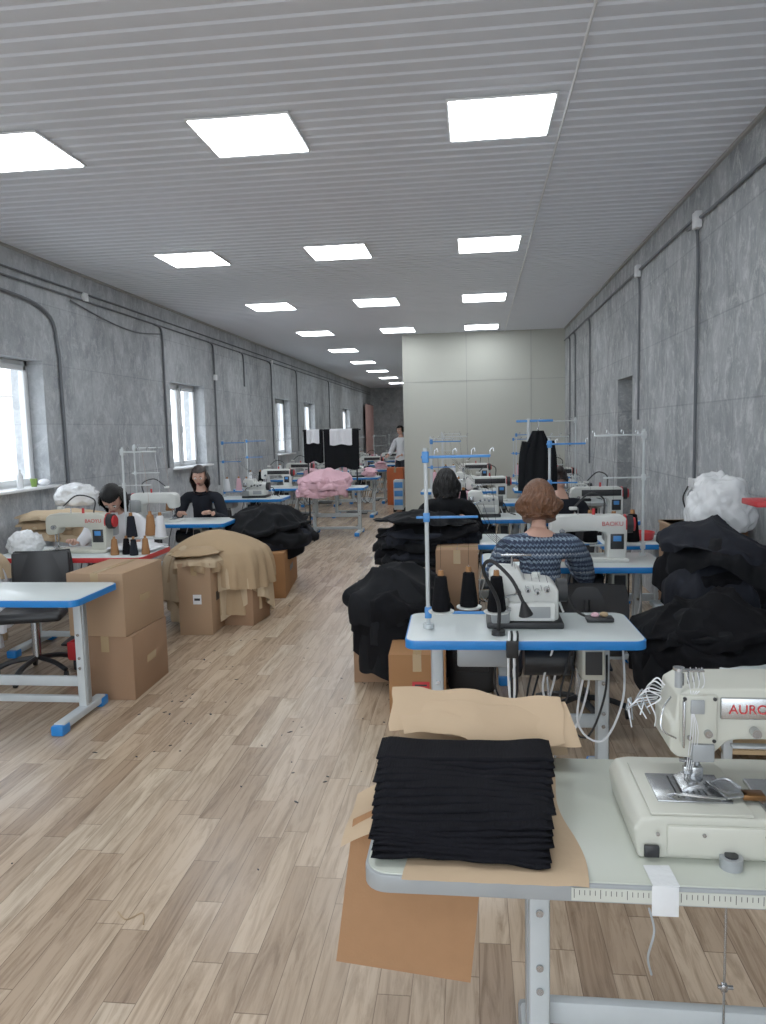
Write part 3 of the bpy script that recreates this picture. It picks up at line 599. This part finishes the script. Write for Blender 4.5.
def head(o,c,R3,skin,hair,style='bob',sc=1.0):
    M=Matrix.Translation(c)@R3.to_4x4()@Matrix.Scale(sc,4)
    t=bmesh.new(); bmesh.ops.create_icosphere(t,subdivisions=4,radius=1.0)
    for v in t.verts:
        n=v.co.copy(); x,y,z=n.x*.074,n.y*.094,n.z*.115
        if n.z<0: k=1+n.z*.34; x*=k; y*=(1+n.z*.14) if n.y>0 else (1+n.z*.45)
        if n.y>.3: y-=.006*max(0,(n.y-.3))
        g=lambda a,b_,cx,cz: math.exp(-((n.x-cx)/a)**2-((n.z-cz)/b_)**2) if n.y>0 else 0
        y+=.020*g(.13,.17,0,-.16)+.010*g(.09,.28,0,.02)-.010*(g(.17,.12,.36,.06)+g(.17,.12,-.36,.06))+.006*g(.3,.08,0,-.45)-.004*g(.35,.05,0,-.55)+.006*g(.25,.16,0,-.85)+.004*g(.5,.09,0,.24)
        v.co=Vector((x,y,z))
    o.add(t,skin,M)
    for s_ in (-1,1):
        o.ball(M@Vector((s_*.029,.079,.006)),(.012*sc,.011*sc,.010*sc),EYEW); o.ball(M@Vector((s_*.029,.089,.006)),(.0055*sc,.004*sc,.0055*sc),IRIS,sub=1)
        o.ball(M@Vector((s_*.074,-.002,-.005)),(.008*sc,.018*sc,.028*sc),skin); o.ball(M@Vector((s_*.029,.089,.030)),(.017*sc,.005*sc,.003*sc),hair,sub=1)
    o.ball(M@Vector((0,.091,-.052)),(.022*sc,.006*sc,.007*sc),LIP)
    t=bmesh.new(); bmesh.ops.create_icosphere(t,subdivisions=5,radius=1.0); dl=[]
    for v in t.verts:
        n=v.co.copy(); face=(n.y>.25 and n.z<.50 and abs(n.x)<.88-.1*n.z)
        low={'bob':-.85,'tied':-.5,'short':-.42,'long':-1.0}[style]
        if face or (n.z<low and style!='long' and style!='bob'): dl.append(v)
        a=math.atan2(n.x,n.y); st=.0035*math.sin(a*30+4*math.sin(n.z*3))+.006*noise.noise(n*4)
        x,y,z=n.x*.088,n.y*.108,n.z*.127+.004
        if style in('bob','long') and n.z<.25:
            q=(.25-n.z)/1.25; rr=math.hypot(n.x,n.y)+1e-4; tgt=1.0
            fl=.030 if style=='bob' else .022
            k=1+(tgt/rr-1)*.80*min(1,q*1.6); x=n.x*k*(.088+fl*math.sin(min(1,q*1.3)*math.pi)); y=n.y*k*(.104+.018*math.sin(min(1,q*1.3)*math.pi)); z=.036-q*(.125 if style=='bob' else .22)
            st*=1+q
        k=1+st/.1; v.co=Vector((x*k,y*k,z))
    bmesh.ops.delete(t,geom=dl,context='VERTS'); o.add(t,hair,M)
    if style=='tied': o.ball(M@Vector((0,-.12,.03)),(.04*sc,.04*sc,.04*sc),hair); 
def human(name,loc,rz,top,pants,skin=SKIN,hair=HBLK,style='bob',lean=0.0,seated=True,wr=((.17,.42,.83),(-.17,.42,.83)),el=None,hp=(0,0,0),bulk=1.0,headscale=1.0):
    o=B(name); Lr=Matrix.Rotation(-lean,3,'X'); hz=.52 if seated else .95
    def U(x,y,z): p=Lr@Vector((x,y,z)); return Vector((p.x,p.y,p.z+hz))
    V=[];R=[];E=[]
    def a(p,r,par=None):
        V.append(Vector(p));R.append(r)
        if par is not None:E.append((par,len(V)-1))
        return len(V)-1
    pel=a((0,0,hz),.155*bulk); s1=a(U(0,.01,.16),.135*bulk,pel); ch=a(U(0,.015,.34),.145*bulk,s1); uc=a(U(0,-.005,.45),.105*bulk,ch); nk=a(U(0,.0,.56),.052,uc); hb=a(U(0,.015,.62),.05,nk)
    wri=[]
    for k,s_ in enumerate((1,-1)):
        sh=U(s_*.175*bulk,0,.45); w=Vector(wr[k])
        if el: e=Vector(el[k])
        else:
            mid=(sh+w)/2; d=(w-sh).length; h_=math.sqrt(max(.0,.285**2-(d/2)**2)); e=mid+Vector((s_*.45,-.25,-.85)).normalized()*h_
        cl=a(U(s_*.09*bulk,0,.46),.085*bulk,uc); si=a(sh,.074*bulk,cl); m1=a(sh.lerp(e,.5),.060*bulk,si); ei=a(e,.052*bulk,m1); fm=a(e.lerp(w,.5),.045,ei); wi=a(e.lerp(w,.93),.036,fm)
        wri.append((e,w,s_))
    for s_ in (1,-1):
        if seated: hip=(s_*.095,.03,hz-.02); kn=(s_*.12,.44,hz-.02); an=(s_*.12,.42,.11); to=(s_*.13,.54,.045)
        else: hip=(s_*.09,0,hz-.06); kn=(s_*.1,.03,.5); an=(s_*.1,0,.1); to=(s_*.12,.13,.04)
        h_=a(hip,.105*bulk,pel); th_=a(Vector(hip).lerp(Vector(kn),.5),.085,h_); k_=a(kn,.065,th_); c_=a(Vector(kn).lerp(Vector(an),.4),.055,k_); an_=a(an,.042,c_); t_=a(to,.035,an_)
    me=skin_mesh(V,E,R,0,2)
    for v in me.vertices:
        nn=noise.noise(v.co*9)*.012+noise.noise(v.co*22)*.004; v.co+=v.normal*nn
    nkz=U(0,0,.535)
    def fm_(c):
        if (c-Vector(nkz)).length<.09 and c.z>nkz.z-.01: return skin
        if c.z>nkz.z+.02 and abs(c.x)<.09: return skin
        if c.z<.12: return DARKM
        for e,w,s_ in wri:
            if (c-w).length<.05: return skin
        if c.z<hz-.03: return pants
        if seated and c.y>.17 and c.z<hz+.1 and c.z<.63: return pants
        return top
    o.mesh(me,top,fm_)
    for e,w,s_ in wri:
        d=(w-e).normalized(); hand(o,e.lerp(w,.93),d+Vector((0,0,-.1)),(0,0,1),(-s_,0,0),skin,.45)
    hc=U(0,.03,.70); Rm=Lr@Euler(hp).to_matrix(); head(o,hc+Rm@Vector((0,.01,0)),Rm,skin,hair,style,headscale)
    return o.done(loc,rz,ang=80)
human('seated_woman',(.375,4.38,0),0.0,SWEAT,JEANS,hair=HBRN,style='bob',lean=.12,wr=((.2,.46,.83),(-.16,.46,.83)),hp=(-.2,0,0),bulk=1.12,headscale=1.14)
human('seated_woman',(-.22,6.95,0),0.1,BLK2,JEANS,hair=HBLK,style='long',lean=.42,hp=(-.15,0,0),bulk=1.15,headscale=1.2)
human('seated_woman',(.80,6.9,0),0.1,NAVY,JEANS,hair=HDK,style='tied',lean=.35,hp=(-.3,0,0))
human('seated_woman',(-3.0,8.3,0),math.pi+.15,NAVY,JEANS,hair=HDK,style='long',lean=.18,hp=(-.12,0,0),wr=((.16,.45,.83),(-.16,.45,.83)))
human('seated_woman',(-3.1,6.5,0),math.pi+.2,WFAB,JEANS,hair=HBLK,style='long',lean=.42,hp=(-.5,0,0),wr=((.26,.6,.82),(-.24,.6,.82)),headscale=1.1)
human('standing_woman',(-1.75,19,0),2.6,WFAB,JEANS,hair=HBLK,style='tied',seated=False,wr=((.2,.3,1.05),(-.2,.3,1.05)),hp=(-.2,0,0))
for p in ((-.22,6.93),(.80,6.88)): chair((p[0],p[1],0),0,back=.8)
for p in ((-3.0,8.32),(-3.1,6.52)): chair((p[0],p[1],0),math.pi,back=.8)

# ---------------- right piles
b=B('storage_bench'); b.box((0,0,.52),(.56,1.5,.03),TOP,bev=.006)
for sx in (-1,1):
    for sy in (-1,1): b.box((sx*.25,sy*.7,.26),(.04,.04,.51),LEGW,bev=.004)
b.box((0,0,.15),(.54,1.42,.02),WOOD); b.done((1.39,4.25,0))
drape_stack('black_garment_pile',(1.18,3.96,0),.38,.34,.80,.34,4,[BLK2,BLK],seed=4,th=.045,amp=.05,kf=6,rag=.45,dome=.13,sq=2.4,hk=.55,ridge=1.0,spread=.05)
drape_stack('black_garment_pile',(1.37,4.52,0),.28,.40,1.10,.58,5,[BLK2,NAVY,BLK],seed=5,th=.055,amp=.045,kf=6,rag=.45,dome=.11,sq=2.6,hk=.6,ridge=1.0,spread=.03)
def blob_bag(name,loc,d,mat,seed):
    o=B(name); t=bmesh.new(); bmesh.ops.create_icosphere(t,subdivisions=5,radius=1)
    for v in t.verts:
        n=v.co.copy(); k=1+.16*noise.noise(n*2+Vector((seed,0,0)))+.09*noise.noise(n*6+Vector((seed,0,0)))+.06*abs(noise.noise(n*11)); z=n.z*k
        if z<-.55: z=-.55
        v.co=Vector((n.x*k*d[0],n.y*k*d[1],(z+.55)*d[2]))
    o.add(t,mat)
    return o.done(loc,0,ang=80)
b=B('storage_crate'); b.box((0,0,.5),(.44,.42,1.0),CARD,bev=.01); b.box((0,0,.99),(.45,.43,.02),CARD2,bev=.004); b.done((1.48,5.2,0))
blob_bag('white_plastic_bag',(1.48,4.84,1.0),(.19,.17,.22),PLASB,2)
b=B('red_wall_shelf'); b.box((0,0,0),(.32,.22,.03),RED,bev=.006); b.box((.14,0,-.06),(.02,.2,.12),RED,bev=.004); b.done((1.555,4.1,1.24))
# ---------------- centre black piles
carton((-.34,4.52,0),(.33,.4,.36),.03,CARDO,lab=(RED,.1,.04))
carton((-.62,5.15,0),(.4,.5,.5),.1,CARD)
drape_stack('black_garment_pile',(-.47,4.98,0),.34,.34,.75,.08,5,[BLK2,BLK],seed=8,th=.045,amp=.06,kf=6,rag=.4,dome=.13,sq=2.3,hk=.55,ridge=1.0,spread=.04)
table(1.0,.6,(-.2,6.15,0),0)
drape_stack('black_garment_pile',(-.38,6.0,0),.40,.36,1.02,.62,7,[BLK2,NAVY,BLK],seed=9,th=.04,amp=.05,dome=.09,sq=2.4,ridge=.8)
carton((-.12,5.55,0),(.3,.3,.80),0,CARD)
b=B('black_handbag'); b.box((0,0,.17),(.3,.14,.34),BLACKP,bev=.05,seg=4); b.tube([(-.09,0,.3),(-.07,0,.45),(.07,0,.45),(.09,0,.3)],.012,BLACKP); b.box((0,-.075,.22),(.2,.01,.14),DARKM,bev=.01); b.done((-.02,4.75,.0))
def jacket(loc,rz,mat,w=.42,h=.55,name='hanging_black_jacket'):
    o=B(name)
    def fn(u,v):
        t=u*math.tau; ww=w/2*(.35+.65*min(1,v*4))*(1+.08*v); x=math.cos(t)*ww; y=math.sin(t)*(.05+.03*v)+.012*math.sin(t*7+2*v); z=-v*h
        return Vector((x,y,z+.04*(1-min(1,v*4))))
    o.grid(fn,48,16,mat,cu=True)
    for s_ in (-1,1): o.tube([(s_*w*.36,0,-.05),(s_*w*.45,.01,-.2),(s_*w*.47,.02,-.45)],.045,mat,seg=10)
    o.tube([(0,0,.12),(0,0,.05),(-w*.3,0,-.03)],.004,STEEL); o.tube([(0,0,.05),(w*.3,0,-.03)],.004,STEEL,sm=False)
    return o.done(loc,rz,ang=80)
b=B('coat_stand'); b.cyl((0,0,0),(0,0,1.72),.014,LEGW); b.box((0,0,.02),(.3,.05,.03),LEGW,bev=.01); b.box((0,0,.02),(.05,.3,.03),LEGW,bev=.01); b.box((.05,0,1.7),(.3,.02,.02),LBLUE,bev=.004); b.done((.46,6.5,0))
jacket((.53,6.42,1.58),.1,BLK2,w=.25,h=.55)
# ---------------- right rows behind
rr=random.Random(5)
for (x,y,kind,ed) in ((.0,7.75,'o',BLUE),(1.05,7.5,'l',BLUE),(.05,9.4,'l',BLUE),(1.1,9.3,'o',GREYM),(-.2,11.2,'o',BLUE),(1.05,11.2,'l',BLUE),(-.1,13.0,'l',GREYM),(1.1,13.0,'o',BLUE)):
    w=1.1 if x<.5 else .95
    table(w,.58,(x,y,0),0,edge=ed)
    (overlock if kind=='o' else lockstitch)((x+.1,y,.771),0)
    stand((x-.42,y+.18,.771),.75+rr.uniform(-.05,.1),(rr.choice([WFAB,BLK,PINK]),WFAB,BLK),arm=rr.choice([LEGW,LBLUE]),pole=LEGW,w=.32)
    if y>9: drape_stack('folded_fabric_pile',(x-.2,y-.16,.771),.14,.11,.14,.01,4,[rr.choice([PINK,WFAB,NAVY])],seed=int(y*10+x*7),th=.03,amp=.04)
stand((1.15,8.9,.0),1.75,(WFAB,),arm=LEGW,pole=LEGW,w=.4,rz=math.pi)
# ---------------- left side
table(1.15,.52,(-2.735,4.16,0),0,motor=False,legs=(-.42,.42),bar_z=.2)
carton((-2.31,4.76,0),(.36,.56,.41),.02,CARD)
carton((-2.33,4.74,.413),(.38,.54,.40),-.05,CARD2)
chair((-3.05,4.95,0),math.pi+.3,back=.84)
b=B('red_crate'); b.box((0,0,.09),(.3,.22,.02),RED,bev=.004)
for s_ in (-1,1): b.box((s_*.15,0,.15),(.015,.22,.12),RED,bev=.004); b.box((0,s_*.11,.15),(.3,.015,.12),RED,bev=.004)
b.box((0,0,.04),(.26,.18,.08),DARKM,bev=.01); b.done((-2.72,5.15,0))
table(1.2,.58,(-3.02,5.62,0),0,edge=RED)
lockstitch((-3.05,5.62,.771),0,body=CREAM,label='BAOYU')
stand((-2.75,5.82,.771),.8,(NAVY,CARDO,WFAB),arm=LEGW,pole=LEGW,w=.3)
b=B('thread_cones')
for x,y,m in ((0,0,CARDO),(.08,.03,BLK),(.16,-.02,NAVY),(.23,.03,CARDO)): cone(b,(x,y,0),m,.9)
b.done((-2.68,5.45,.771))
b=B('fabric_on_table'); 
b.grid(lambda u,v:Vector((-.2+u*.4,-.14+v*.28,.02+.035*(math.sin(math.pi*u)*math.sin(math.pi*v))**.5+.015*noise.noise(Vector((u*5,v*5,3))))),24,18,WFAB); b.done((-2.62,5.7,.772),ang=80)
table(1.0,.6,(-3.70,6.9,0),0,motor=False)
drape_stack('beige_fabric_pile',(-3.80,6.75,0),.36,.28,1.0,.72,6,[BEIGE,BEIGE2],seed=21,th=.035,amp=.07)
drape_stack('beige_fabric_pile',(-3.75,5.15,0),.3,.22,.84,.1,6,[WFAB,BEIGE2],seed=22,th=.04,amp=.08)
blob_bag('white_plastic_bag',(-3.85,7.1,1.0),(.2,.16,.14),PLASB,7)
blob_bag('white_plastic_bag',(-3.48,5.6,.771),(.13,.13,.11),PLASB,11)
carton((-2.30,6.20,0),(.28,.34,.60),.03,CARD2,lab=(FRAME,.07,.08))
carton((-2.05,6.55,0),(.35,.4,.45),-.1,CARD)
drape_stack('beige_fabric_pile',(-2.30,6.62,0),.46,.38,.80,.02,4,[BEIGE2,BEIGE],seed=23,th=.022,amp=.045,kf=13,rag=.3,dome=.15,sq=2.2,hk=.35,rough=.6)
drape_stack('beige_fabric_pile',(-2.34,6.30,0),.20,.26,.70,.50,3,[BEIGE,BEIGE2],seed=24,th=.025,amp=.05,kf=9,rag=.3,dome=.05)
carton((-2.22,7.95,0),(.55,1.1,.46),.12,CARDO,lab=(LBLUE,.3,.03))
table(1.25,.58,(-3.1,7.65,0),0)
lockstitch((-3.25,7.6,.771),math.pi)
stand((-3.55,7.8,.771),.8,(WFAB,CARDO),arm=LEGW,pole=LEGW,w=.34)
drape_stack('black_garment_pile',(-2.22,8.05,0),.52,.55,.90,.34,4,[BLK2,NAVY,BLK2],seed=31,th=.045,amp=.05,kf=7,dome=.2,sq=2.1,rag=.4,hk=.5,ridge=1.0,spread=.05)
table(1.15,.6,(-3.15,10.4,0),0); overlock((-3.0,10.4,.771)); stand((-3.5,10.55,.771),.8,(WFAB,PINK,WFAB),arm=LBLUE,pole=LEGW)
table(1.1,.6,(-3.3,12.3,0),0); lockstitch((-3.2,12.3,.771)); stand((-3.7,12.4,.771),.8,(WFAB,BLK,WFAB),arm=LBLUE,pole=LEGW)
table(1.0,.6,(-2.2,12.2,0),0,motor=False)
drape_stack('pink_garment_pile',(-2.36,12.05,0),.42,.3,1.06,.62,5,[PINK],seed=41,th=.05,amp=.06,kf=7,dome=.12,sq=2.3,ridge=1.0,hk=.55)
b=B('garment_rack')
for x in (-.42,.42): b.cyl((x,0,.05),(x,0,1.70),.014,DARKM); b.box((x,0,.05),(.03,.45,.03),DARKM,bev=.005)
b.cyl((-.5,0,1.68),(.5,0,1.68),.014,DARKM); b.cyl((-.42,0,.2),(.42,0,.2),.01,DARKM)
def hang(b,x0,x1,dz,mat,th=.035):
    def fn(u,v):
        x=x0+(x1-x0)*u; a=(v-.5)*2; y=math.copysign(min(1,abs(a)*6),a)*th+.012*math.sin(u*18)*abs(a); z=1.70-max(0,abs(a)-.1)*dz*(1+.04*math.sin(u*9)); return Vector((x,y,z))
    b.grid(fn,24,25,mat)
hang(b,-.48,-.16,.62,BLK2,.05); hang(b,-.13,.46,.75,BLK2,.05); hang(b,-.42,-.2,.26,WFAB,.085); hang(b,-.02,.36,.30,WFAB,.085)
b.done((-2.38,12.98,0),ang=80)
for (x,y,kind) in ((-3.4,14.6,'l'),(-2.3,14.8,'o'),(-3.4,17.0,'o'),(-2.4,17.6,'l'),(-3.4,20,'l'),(-2.2,20.2,'l'),(-3.3,23,'o'),(-2.1,23,'o')):
    table(1.0,.6,(x,y,0),0); (overlock if kind=='o' else lockstitch)((x+.05,y,.771)); stand((x-.4,y+.15,.771),.78,(WFAB,PINK,WFAB),arm=LEGW,pole=LEGW)
    drape_stack('folded_fabric_pile',(x+.33,y-.12,.771),.13,.12,.2,.01,4,[rr.choice([PINK,WFAB,NAVY])],seed=int(y*10-x*7),th=.03,amp=.04)
carton((-1.72,17.2,0),(.36,.4,.82),0,pm('orange_card',(186,92,52),.8))
b=B('blue_tool_trolley'); b.box((0,0,.35),(.2,.3,.6),LEGW,bev=.01)
for sx in(-1,1):
    for sy in (-1,1): b.cyl((sx*.09,sy*.1,0),(sx*.09,sy*.1,.08),.03,BLACKP)
for z in (.2,.38,.55): b.box((0,-.155,z),(.17,.01,.12),LBLUE,bev=.004)
b.done((-1.5,15.6,0))
b=B('fabric_scraps'); rs=random.Random(12)
for k in range(70):
    if k<25: x=rs.uniform(-2.0,-1.5); y=rs.uniform(3.6,6)
    elif k<45: x=rs.uniform(-1.2,-.5); y=rs.uniform(3.2,5)
    else: x=rs.uniform(-1.9,-.3); y=rs.uniform(2.6,10)
    s_=rs.uniform(.003,.008); b.ball((x,y,.002),(s_*rs.uniform(1,3),s_,.002),NAVY,rot=(0,0,rs.uniform(0,3)),sub=1)
b.tube([(-1.25,2.4,.003),(-1.2,2.36,.003),(-1.16,2.40,.003),(-1.13,2.34,.003)],.002,BEIGE); b.done()

# ------------------------------------------------------------ light + camera
w=bpy.data.worlds.new('World'); SC.world=w; w.use_nodes=True; bg=w.node_tree.nodes['Background']; bg.inputs[0].default_value=(.84,.92,1,1); bg.inputs[1].default_value=5.2
th=.1176; ph=.1052; ro=.0244
cam=bpy.data.cameras.new('cam'); co=bpy.data.objects.new('camera',cam); SC.collection.objects.link(co); SC.camera=co
cam.sensor_fit='VERTICAL'; cam.sensor_height=36; cam.lens=36*770/1024; cam.clip_start=.05
co.matrix_world=Matrix.Translation((0,0,1.65))@Matrix.Rotation(th,4,'Z')@Matrix.Rotation(math.pi/2-ph,4,'X')@Matrix.Rotation(-ro,4,'Z')
SC.view_settings.view_transform='Standard'; SC.view_settings.look='None'; SC.view_settings.exposure=-0.08; SC.view_settings.gamma=1.15
